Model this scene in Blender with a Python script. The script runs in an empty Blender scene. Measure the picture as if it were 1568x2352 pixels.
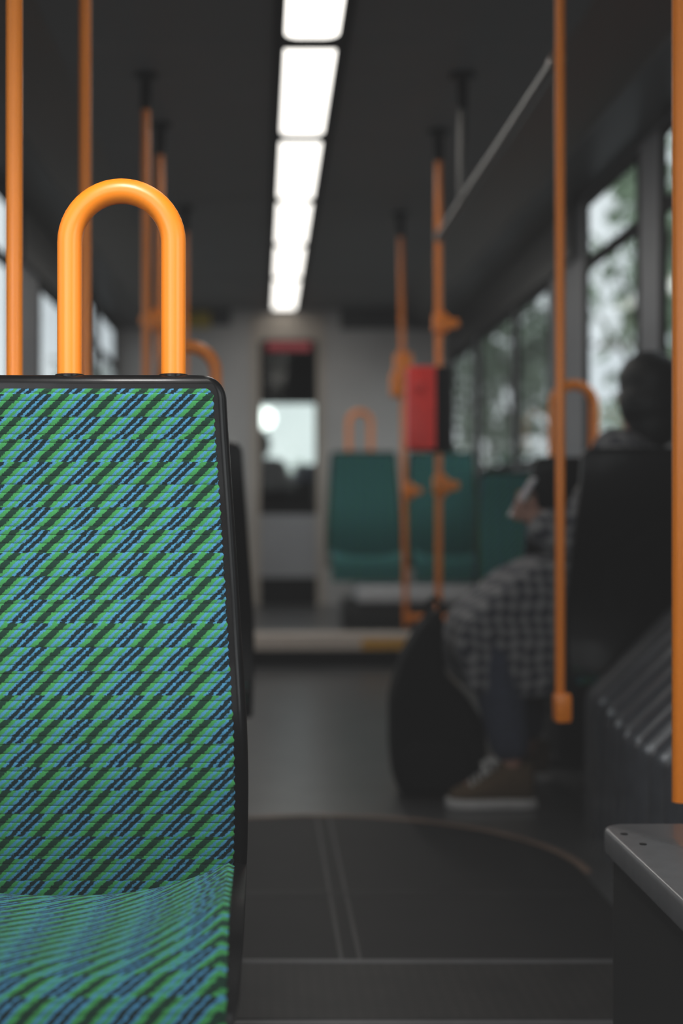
import bpy, bmesh, math, random
from mathutils import Vector, Matrix
random.seed(7)
PI = math.pi
C = bpy.context.scene.collection
V = Vector
CAM = V((0, 0, .96))
XC = .16                      # centre line of the vehicle

# ------------------------------------------------------------------ materials
def nodes(name):
    m = bpy.data.materials.new(name); m.use_nodes = True
    nt = m.node_tree; nt.nodes.clear()
    out = nt.nodes.new('ShaderNodeOutputMaterial')
    return m, nt, out
def N(nt, t, **kw):
    n = nt.nodes.new(t)
    for k, v in kw.items(): setattr(n, k, v)
    return n
def mat(name, col, rough=.5, metal=0, var=.12, scale=30, bump=0, coat=0, spec=.5, sheen=0):
    m, nt, out = nodes(name)
    b = N(nt, 'ShaderNodeBsdfPrincipled'); nt.links.new(b.outputs[0], out.inputs[0])
    tc = N(nt, 'ShaderNodeTexCoord'); no = N(nt, 'ShaderNodeTexNoise')
    no.inputs['Scale'].default_value = scale; no.inputs['Detail'].default_value = 3
    nt.links.new(tc.outputs['Object'], no.inputs['Vector'])
    r = N(nt, 'ShaderNodeValToRGB')
    c = V(col)
    r.color_ramp.elements[0].position = .3; r.color_ramp.elements[1].position = .7
    r.color_ramp.elements[0].color = (*(c * (1 - var)), 1); r.color_ramp.elements[1].color = (*(c * (1 + var)), 1)
    nt.links.new(no.outputs['Fac'], r.inputs[0]); nt.links.new(r.outputs[0], b.inputs['Base Color'])
    b.inputs['Roughness'].default_value = rough; b.inputs['Metallic'].default_value = metal
    b.inputs['Specular IOR Level'].default_value = spec
    b.inputs['Coat Weight'].default_value = coat; b.inputs['Coat Roughness'].default_value = .12
    if sheen: b.inputs['Sheen Weight'].default_value = sheen
    if bump:
        bp = N(nt, 'ShaderNodeBump'); bp.inputs['Strength'].default_value = bump; bp.inputs['Distance'].default_value = .002
        nt.links.new(no.outputs['Fac'], bp.inputs['Height']); nt.links.new(bp.outputs[0], b.inputs['Normal'])
    return m
def emis(name, col, s, var=.05, scale=8):
    m, nt, out = nodes(name)
    e = N(nt, 'ShaderNodeEmission'); nt.links.new(e.outputs[0], out.inputs[0])
    tc = N(nt, 'ShaderNodeTexCoord'); no = N(nt, 'ShaderNodeTexNoise'); no.inputs['Scale'].default_value = scale
    nt.links.new(tc.outputs['Object'], no.inputs['Vector'])
    r = N(nt, 'ShaderNodeValToRGB'); c = V(col)
    r.color_ramp.elements[0].color = (*(c * (1 - var)), 1); r.color_ramp.elements[1].color = (*(c * (1 + var)), 1)
    nt.links.new(no.outputs['Fac'], r.inputs[0]); nt.links.new(r.outputs[0], e.inputs[0])
    e.inputs[1].default_value = s
    return m
def glass(name, tint=(.9, .93, .92), refl=.07):
    m, nt, out = nodes(name)
    t = N(nt, 'ShaderNodeBsdfTransparent'); t.inputs[0].default_value = (*tint, 1)
    g = N(nt, 'ShaderNodeBsdfGlossy'); g.inputs['Roughness'].default_value = .03
    lw = N(nt, 'ShaderNodeLayerWeight'); lw.inputs['Blend'].default_value = .5
    fr = N(nt, 'ShaderNodeMath', operation='MULTIPLY_ADD'); fr.inputs[1].default_value = .35; fr.inputs[2].default_value = .005
    pw = N(nt, 'ShaderNodeMath', operation='POWER'); pw.inputs[1].default_value = 5; nt.links.new(lw.outputs['Facing'], pw.inputs[0]); nt.links.new(pw.outputs[0], fr.inputs[0])
    mx = N(nt, 'ShaderNodeMixShader')
    nt.links.new(fr.outputs[0], mx.inputs[0]); nt.links.new(t.outputs[0], mx.inputs[1]); nt.links.new(g.outputs[0], mx.inputs[2])
    nt.links.new(mx.outputs[0], out.inputs[0])
    return m
def math_n(nt, op, a, b=None, c=None):
    n = N(nt, 'ShaderNodeMath', operation=op)
    for i, x in enumerate((a, b, c)):
        if x is None: continue
        if isinstance(x, (int, float)): n.inputs[i].default_value = x
        else: nt.links.new(x, n.inputs[i])
    return n.outputs[0]
def fabric_mat():
    m, nt, out = nodes('moquette_fabric')
    b = N(nt, 'ShaderNodeBsdfPrincipled'); nt.links.new(b.outputs[0], out.inputs[0])
    uv = N(nt, 'ShaderNodeTexCoord'); sp = N(nt, 'ShaderNodeSeparateXYZ')
    nz = N(nt, 'ShaderNodeTexNoise'); nz.inputs['Scale'].default_value = 330; nz.inputs['Detail'].default_value = 2
    nt.links.new(uv.outputs['UV'], nz.inputs['Vector'])
    nt.links.new(uv.outputs['UV'], sp.inputs[0])
    u, v = sp.outputs[0], sp.outputs[1]
    P, G, R = .0682, .0321, .01185
    nzo = math_n(nt, 'MULTIPLY', math_n(nt, 'SUBTRACT', nz.outputs['Fac'], .5), .0055)
    u = math_n(nt, 'ADD', u, nzo)
    vd = math_n(nt, 'MULTIPLY', v, -1.0)
    vd = math_n(nt, 'ADD', vd, math_n(nt, 'MULTIPLY', nzo, .35))
    g = math_n(nt, 'DIVIDE', vd, G)
    fr = math_n(nt, 'FRACT', g); idx = math_n(nt, 'FLOOR', g)
    alt = math_n(nt, 'MULTIPLY', math_n(nt, 'FRACT', math_n(nt, 'MULTIPLY', idx, .5)), 2)
    ph = math_n(nt, 'ADD', u, math_n(nt, 'MULTIPLY', fr, G))
    ph = math_n(nt, 'SUBTRACT', ph, math_n(nt, 'MULTIPLY', alt, -.0022))
    wn = N(nt, 'ShaderNodeTexWhiteNoise', noise_dimensions='1D'); nt.links.new(math_n(nt, 'FLOOR', math_n(nt, 'DIVIDE', vd, R)), wn.inputs['W'])
    wg = N(nt, 'ShaderNodeTexWhiteNoise', noise_dimensions='1D'); nt.links.new(math_n(nt, 'ADD', idx, .37), wg.inputs['W'])
    ph = math_n(nt, 'ADD', ph, math_n(nt, 'MULTIPLY', wn.outputs['Value'], .002))
    ph = math_n(nt, 'ADD', ph, math_n(nt, 'MULTIPLY', wg.outputs['Value'], .008))
    ph = math_n(nt, 'FRACT', math_n(nt, 'DIVIDE', ph, P))
    rp = N(nt, 'ShaderNodeValToRGB'); cr = rp.color_ramp; cr.interpolation = 'LINEAR'
    DG, GR, BL, BK = (.006, .028, .017), (.038, .21, .062), (.050, .19, .33), (.004, .014, .015)
    seq = [(0, DG), (.090, GR), (.195, BL), (.275, GR), (.36, BL), (.425, BK), (.535, BL), (.60, BK), (.715, BL), (.785, GR), (.912, DG)]
    stops = []
    e = .009
    for i, (p, c) in enumerate(seq):
        nx = seq[i + 1][0] if i + 1 < len(seq) else 1.0
        stops += [(p + (e if i else 0), c), (nx - (e if i + 1 < len(seq) else 0), c)]
    cr.elements[0].position = stops[0][0]; cr.elements[0].color = (*stops[0][1], 1)
    cr.elements[1].position = stops[-1][0]; cr.elements[1].color = (*stops[-1][1], 1)
    for p, c in stops[1:-1]:
        el = cr.elements.new(p); el.color = (*c, 1)
    nt.links.new(ph, rp.inputs[0])
    rf = math_n(nt, 'FRACT', math_n(nt, 'DIVIDE', vd, R))
    d = math_n(nt, 'ABSOLUTE', math_n(nt, 'SUBTRACT', rf, .5))          # .5 at the row line
    line = math_n(nt, 'SMOOTH_MIN', math_n(nt, 'MULTIPLY', math_n(nt, 'MAXIMUM', math_n(nt, 'SUBTRACT', d, .40), 0), 9), 1.0, .1)
    row_shade = math_n(nt, 'ADD', .78, math_n(nt, 'MULTIPLY', math_n(nt, 'SUBTRACT', 1.0, rf), .48))  # each row painted lighter at its top, imitating light on raised rows
    n2 = N(nt, 'ShaderNodeTexNoise'); n2.inputs['Scale'].default_value = 900; nt.links.new(uv.outputs['UV'], n2.inputs['Vector'])
    k = math_n(nt, 'MULTIPLY', math_n(nt, 'SUBTRACT', 1.0, math_n(nt, 'MULTIPLY', line, .55)), math_n(nt, 'ADD', .62, math_n(nt, 'MULTIPLY', n2.outputs['Fac'], .76)))
    k = math_n(nt, 'MULTIPLY', k, row_shade)
    mx = N(nt, 'ShaderNodeVectorMath', operation='SCALE')
    nt.links.new(rp.outputs[0], mx.inputs[0]); nt.links.new(k, mx.inputs['Scale'])
    nt.links.new(mx.outputs[0], b.inputs['Base Color'])
    b.inputs['Roughness'].default_value = .85; b.inputs['Specular IOR Level'].default_value = .15
    b.inputs['Sheen Weight'].default_value = .12; b.inputs['Sheen Roughness'].default_value = .45
    b.inputs['Sheen Tint'].default_value = (.5, .9, .9, 1)
    bp = N(nt, 'ShaderNodeBump'); bp.inputs['Strength'].default_value = .6; bp.inputs['Distance'].default_value = .0012
    h = math_n(nt, 'SUBTRACT', math_n(nt, 'MULTIPLY', n2.outputs['Fac'], .5), line)
    nt.links.new(h, bp.inputs['Height']); nt.links.new(bp.outputs[0], b.inputs['Normal'])
    return m
def plaid_mat():
    m, nt, out = nodes('plaid_wool')
    b = N(nt, 'ShaderNodeBsdfPrincipled'); nt.links.new(b.outputs[0], out.inputs[0])
    tc = N(nt, 'ShaderNodeTexCoord'); sp = N(nt, 'ShaderNodeSeparateXYZ'); nt.links.new(tc.outputs['Object'], sp.inputs[0])
    nz = N(nt, 'ShaderNodeTexNoise'); nz.inputs['Scale'].default_value = 14; nt.links.new(tc.outputs['Object'], nz.inputs['Vector'])
    w = math_n(nt, 'MULTIPLY', nz.outputs['Fac'], .05)
    def band(s, f):
        return math_n(nt, 'MULTIPLY_ADD', math_n(nt, 'SINE', math_n(nt, 'MULTIPLY', math_n(nt, 'ADD', s, w), f)), .5, .5)
    a = math_n(nt, 'ADD', sp.outputs[0], math_n(nt, 'MULTIPLY', sp.outputs[1], .4))
    k = math_n(nt, 'MULTIPLY', math_n(nt, 'ADD', band(a, 150), band(sp.outputs[2], 150)), .5)
    r = N(nt, 'ShaderNodeValToRGB')
    r.color_ramp.elements[0].position = .25; r.color_ramp.elements[0].color = (.034, .036, .050, 1)
    r.color_ramp.elements[1].position = .85; r.color_ramp.elements[1].color = (.26, .255, .255, 1)
    nt.links.new(k, r.inputs[0]); nt.links.new(r.outputs[0], b.inputs['Base Color'])
    b.inputs['Roughness'].default_value = .9
    return m
def plate_mat():
    m, nt, out = nodes('tread_plate')
    b = N(nt, 'ShaderNodeBsdfPrincipled'); nt.links.new(b.outputs[0], out.inputs[0])
    tc = N(nt, 'ShaderNodeTexCoord'); mp = N(nt, 'ShaderNodeMapping'); mp.inputs['Rotation'].default_value = (0, 0, PI / 4)
    nt.links.new(tc.outputs['Object'], mp.inputs[0])
    ck = N(nt, 'ShaderNodeTexChecker'); ck.inputs['Scale'].default_value = 55
    nt.links.new(mp.outputs[0], ck.inputs[0])
    nz = N(nt, 'ShaderNodeTexNoise'); nz.inputs['Scale'].default_value = 9; nt.links.new(tc.outputs['Object'], nz.inputs[0])
    r = N(nt, 'ShaderNodeValToRGB'); r.color_ramp.elements[0].color = (.010, .010, .010, 1); r.color_ramp.elements[1].color = (.035, .033, .031, 1)
    nt.links.new(math_n(nt, 'MULTIPLY', nz.outputs['Fac'], math_n(nt, 'ADD', .55, math_n(nt, 'MULTIPLY', ck.outputs['Fac'], .6))), r.inputs[0])
    nt.links.new(r.outputs[0], b.inputs['Base Color']); b.inputs['Roughness'].default_value = .55; b.inputs['Specular IOR Level'].default_value = .2
    bp = N(nt, 'ShaderNodeBump'); bp.inputs['Strength'].default_value = .5; bp.inputs['Distance'].default_value = .002
    nt.links.new(ck.outputs['Fac'], bp.inputs['Height']); nt.links.new(bp.outputs[0], b.inputs['Normal'])
    return m

M = dict(
    orange=mat('orange_paint', (.92, .25, .010), .38, var=.03, scale=4, coat=.10),
    fabric=fabric_mat(), plaid=plaid_mat(), plate=plate_mat(),
    black=mat('black_plastic', (.0028, .0028, .003), .34, var=.3, scale=60, bump=.06, spec=.12, coat=.12),
    black_matte=mat('black_shell', (.006, .006, .0065), .7, var=.2, spec=.2),
    floor=mat('grey_vinyl', (.060, .060, .061), .30, var=.25, scale=5, spec=.9),
    disc2=mat('seam_vinyl', (.028, .028, .028), .5, var=.2, scale=6, spec=.3),
    disc=mat('dark_vinyl', (.009, .009, .0095), .6, var=.2, scale=6, spec=.2),
    ceil=mat('ceiling_laminate', (.17, .17, .172), .6, var=.05, scale=3),
    slope=mat('duct_panel', (.035, .035, .036), .33, var=.1, scale=3),
    wall=mat('wall_laminate', (.10, .10, .102), .45, var=.08, scale=4),
    pillar=mat('pillar_plastic', (.22, .225, .24), .45, var=.06, scale=5),
    cabwall=mat('cab_bulkhead', (.48, .465, .45), .5, var=.06, scale=3),
    beige=mat('beige_frame', (.46, .40, .34), .5, var=.06, scale=3),
    door=mat('grey_door', (.34, .34, .35), .45, var=.06, scale=4),
    rubber=mat('bellows_rubber', (.065, .070, .082), .24, var=.15, scale=20, spec=.8, coat=.4),
    rubberend=mat('rubber_end', (.075, .075, .08), .5, var=.12, scale=20),
    metal=mat('brushed_metal', (.11, .105, .10), .4, metal=.7, var=.08, scale=25),
    tinmetal=mat('dull_metal', (.19, .17, .155), .4, metal=.8, var=.15, scale=25),
    bronze=mat('ring_metal', (.24, .16, .12), .5, metal=.3, var=.3, scale=12),
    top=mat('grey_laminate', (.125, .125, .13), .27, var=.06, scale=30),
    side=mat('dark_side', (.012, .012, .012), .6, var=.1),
    red=mat('red_plastic', (.97, .048, .035), .4, var=.06),
    yellow=mat('yellow_plastic', (.5, .36, .02), .5, var=.05),
    nose=mat('nosing_strip', (.70, .60, .52), .4, metal=0, var=.08),
    nosey=mat('nosing_yellow', (.75, .38, .04), .5, var=.1),
    grey=mat('heater_grey', (.62, .62, .63), .5, var=.06),
    jeans=mat('denim', (.045, .053, .083), .9, var=.25, scale=60),
    skin=mat('skin', (.36, .19, .14), .55, var=.08),
    hair=mat('dark_hair', (.003, .003, .003), .6, var=.3, scale=90, bump=.4),
    canvas=mat('khaki_canvas', (.10, .066, .036), .9, var=.15, scale=80),
    white=mat('white_rubber', (.46, .45, .44), .6, var=.06),
    bag=mat('black_nylon', (.006, .006, .006), .8, var=.2, spec=.2),
    bark=mat('bark', (.05, .038, .03), .9, var=.3),
    leaf=mat('leaf_green', (.27, .36, .24), .7, var=.35, scale=1.2),
    leafd=mat('leaf_dark', (.17, .22, .16), .7, var=.35, scale=1.2),
    street=mat('asphalt', (.16, .16, .165), .9, var=.2, scale=2),
    facade=mat('facade_render', (.42, .42, .44), .8, var=.1, scale=1),
    facadeg=mat('facade_glass', (.06, .07, .08), .15, var=.2),
    lamp=emis('panel_light', (1, .965, .90), 2.2),
    led=emis('red_led', (1, .20, .22), .17, var=.3, scale=60),
    spotout=emis('bright_spot_glow', (1, 1, 1), 5),
    phone=mat('phone_shell', (.55, .55, .58), .3, var=.05),
    eye=mat('eye_white', (.6, .58, .55), .3, var=.05),
    glass=glass('window_glass'), glassd=glass('door_glass', (.85, .88, .86)),
)

# ------------------------------------------------------------------ geometry
def BM(): return bmesh.new()
def box(bm, x0, x1, y0, y1, z0, z1, bev=0, seg=2):
    b = bmesh.new()
    bmesh.ops.create_cube(b, size=1, matrix=Matrix.Translation(((x0 + x1) / 2, (y0 + y1) / 2, (z0 + z1) / 2)) @ Matrix.Diagonal((x1 - x0, y1 - y0, z1 - z0, 1)))
    if bev: bmesh.ops.bevel(b, geom=b.edges[:], offset=bev, segments=seg, affect='EDGES', profile=.5)
    merge(bm, b); return bm
def merge(bm, b):
    me = bpy.data.meshes.new('t'); b.to_mesh(me); b.free(); bm.from_mesh(me); bpy.data.meshes.remove(me)
def prism(bm, poly, axis, a0, a1, bev=0, seg=3):
    """poly: 2D points; axis x->(y,z), y->(x,z), z->(x,y); extruded from a0 to a1"""
    b = bmesh.new()
    def P(p, a): return {'x': (a, p[0], p[1]), 'y': (p[0], a, p[1]), 'z': (p[0], p[1], a)}[axis]
    A = [b.verts.new(P(p, a0)) for p in poly]; B = [b.verts.new(P(p, a1)) for p in poly]
    b.faces.new(A); b.faces.new(B[::-1]); n = len(poly)
    for i in range(n): b.faces.new((A[i], B[i], B[(i + 1) % n], A[(i + 1) % n]))
    bmesh.ops.recalc_face_normals(b, faces=b.faces[:])
    if bev: bmesh.ops.bevel(b, geom=b.edges[:], offset=bev, segments=seg, affect='EDGES', profile=.5)
    merge(bm, b); return bm
def loft(bm, loops, cap=True, closed=True):
    b = bmesh.new()
    R = [[b.verts.new(p) for p in L] for L in loops]
    n = len(R[0])
    for i in range(len(R) - 1):
        for j in range(n if closed else n - 1):
            k = (j + 1) % n
            b.faces.new((R[i][j], R[i][k], R[i + 1][k], R[i + 1][j]))
    if cap and closed: b.faces.new(R[0][::-1]); b.faces.new(R[-1])
    bmesh.ops.recalc_face_normals(b, faces=b.faces[:])
    merge(bm, b); return bm
def tube(bm, pts, r, seg=16):
    pts = [V(p) for p in pts]; loops = []
    rs = r if isinstance(r, (list, tuple)) else [r] * len(pts)
    up = None
    for i, p in enumerate(pts):
        t = (pts[min(i + 1, len(pts) - 1)] - pts[max(i - 1, 0)]).normalized()
        if up is None:
            up = V((0, 0, 1)) if abs(t.z) < .9 else V((0, 1, 0))
        a = t.cross(up).normalized(); up = a.cross(t).normalized()
        loops.append([p + rs[i] * (math.cos(k * 2 * PI / seg) * a + math.sin(k * 2 * PI / seg) * up) for k in range(seg)])
    return loft(bm, loops)
def lathe(bm, x, y, prof, seg=20):
    loops = [[V((x + r * math.cos(k * 2 * PI / seg), y + r * math.sin(k * 2 * PI / seg), z)) for k in range(seg)] for r, z in prof]
    return loft(bm, loops)
def woff(p):
    o = V((0, 0, 0))
    while p is not None: o += p.location; p = p.parent
    return o
def obj(name, bm, m, parent=None, smooth=True, kind=None, label=None, auto=40):
    if parent is not None: bm.transform(Matrix.Translation(-woff(parent)))
    me = bpy.data.meshes.new(name); bm.to_mesh(me); bm.free()
    me.materials.append(M[m] if isinstance(m, str) else m)
    if smooth:
        me.polygons.foreach_set('use_smooth', [True] * len(me.polygons))
        me.set_sharp_from_angle(angle=math.radians(auto))
    o = bpy.data.objects.new(name, me); C.objects.link(o)
    if parent is not None: o.parent = parent
    if kind: o['kind'] = kind
    if label: o['label'] = label
    return o
def thing(name, label, cat, loc=(0, 0, 0), group=None, kind=None):
    o = bpy.data.objects.new(name, None); C.objects.link(o); o.location = loc
    o.empty_display_size = .1
    if label: o['label'] = label
    if cat: o['category'] = cat
    if group: o['group'] = group
    if kind: o['kind'] = kind
    return o
def tag(o, label, cat, group=None, kind=None):
    o['label'] = label; o['category'] = cat
    if group: o['group'] = group
    if kind: o['kind'] = kind
    return o
def struct(name, bm, m, parent=None, **k):
    return obj(name, bm, m, parent, kind='structure' if parent is None else None, **k)
def interp(tab, x):
    if x <= tab[0][0]: return tab[0][1]
    for (a, u), (b, v) in zip(tab, tab[1:]):
        if x <= b:
            t = (x - a) / (b - a); return u + (v - u) * t
    return tab[-1][1]
def sinterp(tab, x):            # Catmull-Rom flavoured
    n = len(tab)
    if x <= tab[0][0]: return tab[0][1]
    if x >= tab[-1][0]: return tab[-1][1]
    for i in range(n - 1):
        a, b = tab[i], tab[i + 1]
        if x <= b[0]:
            p, q = tab[max(i - 1, 0)], tab[min(i + 2, n - 1)]
            m0 = (b[1] - p[1]) / (b[0] - p[0]); m1 = (q[1] - a[1]) / (q[0] - a[0]); h = b[0] - a[0]
            t = (x - a[0]) / h
            return (2*t**3 - 3*t*t + 1)*a[1] + (t**3 - 2*t*t + t)*h*m0 + (-2*t**3 + 3*t*t)*b[1] + (t**3 - t*t)*h*m1

# ------------------------------------------------------------------ setting
XR, XL = 1.48, 2 * XC - 1.48
Y0, YW, YE = -1.9, 11.3, 13.3
ZC, ZU, ZS = 2.55, 2.40, 1.20
YS, ZR = 8.7, .20
bm = BM(); box(bm, XL - .05, XR + .05, Y0, YS, -.1, 0); struct('floor', bm, 'floor', smooth=False)
bm = BM(); box(bm, XL - .05, XR + .05, YS, YE, -.1, ZR); struct('floor.001', bm, 'floor', smooth=False)
# ceiling: flat middle, two sloped duct panels
bm = BM(); box(bm, XC - .87, XC + .87, Y0, YE, ZC, ZC + .08)
for y in (2.4, 4.82, 7.28, 9.74):
    box(bm, XC - .87, XC - .14, y - .006, y + .006, ZC - .004, ZC); box(bm, XC + .14, XC + .87, y - .006, y + .006, ZC - .004, ZC)
struct('ceiling', bm, 'ceil', smooth=False)
for s, nm in ((1, 'ceiling.001'), (-1, 'ceiling.002')):
    bm = BM()
    prism(bm, [(XC + s*.87, ZC), (XC + s*1.09, ZC - .135), (XC + s*1.33, ZC - .15), (XC + s*1.33, ZC + .08), (XC + s*.87, ZC + .08)], 'y', Y0, YE)
    box(bm, XC + s*1.09 - .006, XC + s*1.09 + .006, Y0, YE, ZC - .15, ZC - .13)
    struct(nm, bm, 'slope', smooth=False)
WIN = [(-1.7, -.2), (.1, 1.2), (1.4, 2.2), (4.75, 5.3), (5.6, 6.55), (7.35, 8.3), (8.42, 9.75), (9.95, 11.15)]
def wtop(s, p): return 2.14 if (7 < p < 8.35 or s > 0 and 7 < p < 12) else ZU - .02
n = 0
for s, nm, X in ((1, 'wall_right', XR), (-1, 'wall_left', XL)):
    w = BM(); a, b_ = sorted((X, X + s*.012))
    box(w, a, b_, Y0, YE, -.1, ZS); box(w, a, b_, Y0, YE, ZU - .02, ZC + .08)
    ys = [Y0] + [q for p in WIN for q in p] + [12.0]
    for i in range(0, len(ys), 2): box(w, a, b_, ys[i], ys[i + 1], ZS, ZU - .02)
    for p, q in WIN:
        if wtop(s, p) < 2.3: box(w, a, b_, p, q, wtop(s, p), ZU - .02)
    struct(nm, w, 'pillar', smooth=False)
    # dado panel below the sill
    w = BM(); a2, b2 = sorted((X, X - s*.008)); box(w, a2, b2, Y0, YW, .0, ZS - .05); struct('trim_%d' % (1 if s > 0 else 2), w, 'wall', smooth=False)
    for (p, q) in WIN + [(12.0, 13.25)]:
        n += 1; zt_ = wtop(s, p)
        f = BM(); xi, xo = X - s*.006, X + s*.014
        a3, b3 = sorted((xi, xo)); t = .035
        for (u0, u1, v0, v1) in ((p, p + t, ZS, zt_), (q - t, q, ZS, zt_), (p + t, q - t, ZS, ZS + t), (p + t, q - t, zt_ - t, zt_)):
            box(f, a3, b3, u0, u1, v0, v1)
        fo = struct('window_%d' % n, f, 'black_matte', smooth=False)
        g = BM(); a4, b4 = sorted((X + s*.006, X + s*.009)); box(g, a4, b4, p + t, q - t, ZS + t, zt_ - t); obj('pane', g, 'glass', fo, smooth=False)
        if zt_ < 2.3: continue
        tr = BM(); a5, b5 = sorted((X - s*.006, X + s*.014)); box(tr, a5, b5, p + t, q - t, 2.055, 2.105); obj('transom', tr, 'black_matte', fo, smooth=False)
bm = BM(); box(bm, XR - .03, XR - .008, 6.7, YW, 2.145, ZU); struct('trim_10', bm, 'slope', smooth=False)
bm = BM(); box(bm, XL + .008, XL + .03, 6.7, 8.36, 2.145, ZU); struct('trim_11', bm, 'slope', smooth=False)
bm = BM(); box(bm, XL, XR, Y0 - .05, Y0, 0, ZC); struct('wall_rear', bm, 'wall', smooth=False)
# cab bulkhead with door opening
DX0, DX1, DZ = -.10, .484, 2.515
bm = BM()
box(bm, XL, DX0, YW, YW + .06, ZR, ZC); box(bm, DX1, XR, YW, YW + .06, ZR, ZC); box(bm, DX0, DX1, YW, YW + .06, DZ, ZC)
struct('wall_back', bm, 'cabwall', smooth=False)
bm = BM(); box(bm, XL, XC - .42, YW - .012, YW, ZC - .13, ZC); box(bm, XC + .45, XR, YW - .012, YW, ZC - .16, ZC); struct('trim_3', bm, 'slope', smooth=False)
bm = BM()
box(bm, DX0, DX0 + .07, YW - .02, YW + .07, ZR, DZ); box(bm, DX1 - .06, DX1, YW - .02, YW + .07, ZR, DZ); box(bm, DX0 + .07, DX1 - .06, YW - .02, YW + .07, 2.30, DZ)
d = struct('door_1', bm, 'beige', smooth=False)
gx0, gx1 = -.035, .43
bm = BM()
box(bm, DX0 + .07, DX1 - .06, YW + .01, YW + .05, ZR + .22, .92); obj('lower_panel', bm, 'door', d, smooth=False)
bm = BM()
box(bm, DX0 + .07, gx0 + .02, YW + .01, YW + .05, .92, 2.30); box(bm, gx1 - .02, DX1 - .06, YW + .01, YW + .05, .92, 2.30)
box(bm, gx0 + .02, gx1 - .02, YW + .01, YW + .05, .92, 1.0); box(bm, gx0 + .02, gx1 - .02, YW + .01, YW + .05, 2.24, 2.30)
box(bm, DX0 + .07, DX1 - .06, YW + .01, YW + .05, ZR, ZR + .22)
obj('leaf_frame', bm, 'black_matte', d, smooth=False)
bm = BM(); box(bm, gx0 + .02, gx1 - .02, YW + .025, YW + .031, 1.0, 2.24); obj('pane', bm, 'glassd', d, smooth=False)
bm = BM(); tube(bm, [(.40, YW - .0, 1.0), (.40, YW - .04, 1.0), (.40, YW - .04, 1.16), (.40, YW, 1.16)], .009, 10); obj('handle', bm, 'metal', d)
# front of the cab
bm = BM()
box(bm, XL, XR, YE, YE + .06, ZR, 1.24); box(bm, XL, XR, YE, YE + .06, 2.25, ZC); box(bm, XL, XL + .12, YE, YE + .06, 1.24, 2.25); box(bm, XR - .12, XR, YE, YE + .06, 1.24, 2.25)
struct('wall_front', bm, 'black_matte', smooth=False)
bm = BM(); box(bm, XL + .12, XL + .16, YE, YE + .05, 1.24, 2.25); box(bm, XR - .16, XR - .12, YE, YE + .05, 1.24, 2.25); box(bm, XL + .16, XR - .16, YE, YE + .05, 1.24, 1.28); box(bm, XL + .16, XR - .16, YE, YE + .05, 2.21, 2.25)
w = struct('window_20', bm, 'black_matte', smooth=False)
bm = BM(); box(bm, XL + .16, XR - .16, YE + .02, YE + .026, 1.28, 2.21); obj('pane', bm, 'glass', w, smooth=False)
# step riser and nosing
bm = BM(); box(bm, XL, XR, YS - .012, YS, 0, ZR - .09); struct('trim_4', bm, 'black_matte', smooth=False)
bm = BM(); prism(bm, [(YS - .03, ZR - .095), (YS - .03, ZR - .008), (YS - .02, ZR + .006), (YS + .06, ZR + .006), (YS + .06, ZR), (YS, ZR), (YS, ZR - .095)], 'x', XL, XR); struct('trim_5', bm, 'nose', smooth=False)
bm = BM(); box(bm, .6, 1.2, YS - .034, YS - .0305, ZR - .09, ZR - .03); struct('trim_6', bm, 'nosey', smooth=False)
# articulation turntable: disc, ring, seams, tread plate
dc = V((.17, 3.76)); R0 = .69
def arc(r, a0, a1, n=60): return [(dc.x + r*math.cos(a0 + (a1-a0)*i/n), dc.y + r*math.sin(a0 + (a1-a0)*i/n)) for i in range(n + 1)]
bm = BM(); prism(bm, arc(R0 - .018, 0, PI, 60) + [(dc.x - R0 + .018, 3.01), (dc.x + R0 - .018, 3.01)], 'z', 0, .0035); struct('floor.002', bm, 'disc', smooth=False)
bm = BM()
prism(bm, arc(R0 + .006, 0, PI, 60) + arc(R0 - .018, PI, 0, 60), 'z', 0, .006)
struct('trim_7', bm, 'bronze', smooth=False)
bm = BM()
for x in (.165, .205): box(bm, x - .004, x + .004, 3.0, dc.y + R0 - .02, 0, .0055)
for y in (3.52, 3.55): box(bm, dc.x - .63, dc.x + .63, y - .004, y + .004, 0, .0055)
struct('trim_8', bm, 'disc2', smooth=False)
bm = BM(); box(bm, -.9, .9, 2.66, 2.985, 0, .008); struct('floor.003', bm, 'plate', smooth=False)
bm = BM(); box(bm, -.9, .9, 2.985, 3.005, 0, .011, .004); box(bm, -.9, .9, 2.635, 2.66, 0, .006); struct('trim_9', bm, 'rubberend', smooth=False)

# ------------------------------------------------------------------ ceiling lights
LX, LW = .161, .092
BND = [3.59 - 1.23*4 + 1.23*k for k in range(11)]
where = ['behind the viewer'] * 3 + ['over the front seat', 'nearest at the top edge of the view', 'second in the row with the longest visible panel', 'third in the row', 'fourth in the row', 'fifth in the row', 'last in the row, above the cab door']
def rrect(x0, x1, y0, y1, r, n=5):
    out = []
    for cx, cy, a in ((x1 - r, y1 - r, 0), (x0 + r, y1 - r, PI/2), (x0 + r, y0 + r, PI), (x1 - r, y0 + r, 1.5*PI)):
        out += [(cx + r*math.cos(a + i*PI/2/n), cy + r*math.sin(a + i*PI/2/n)) for i in range(n + 1)]
    return out
names = {4: 'white ceiling light panel cut off by the top edge of the photo', 5: 'first complete white ceiling light panel, the longest one seen',
         6: 'white ceiling light panel second of the complete ones in the row', 7: 'white ceiling light panel third of the complete ones in the row',
         8: 'small white ceiling light panel just before the last one', 9: 'last and smallest white ceiling light panel above the cab door'}
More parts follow.
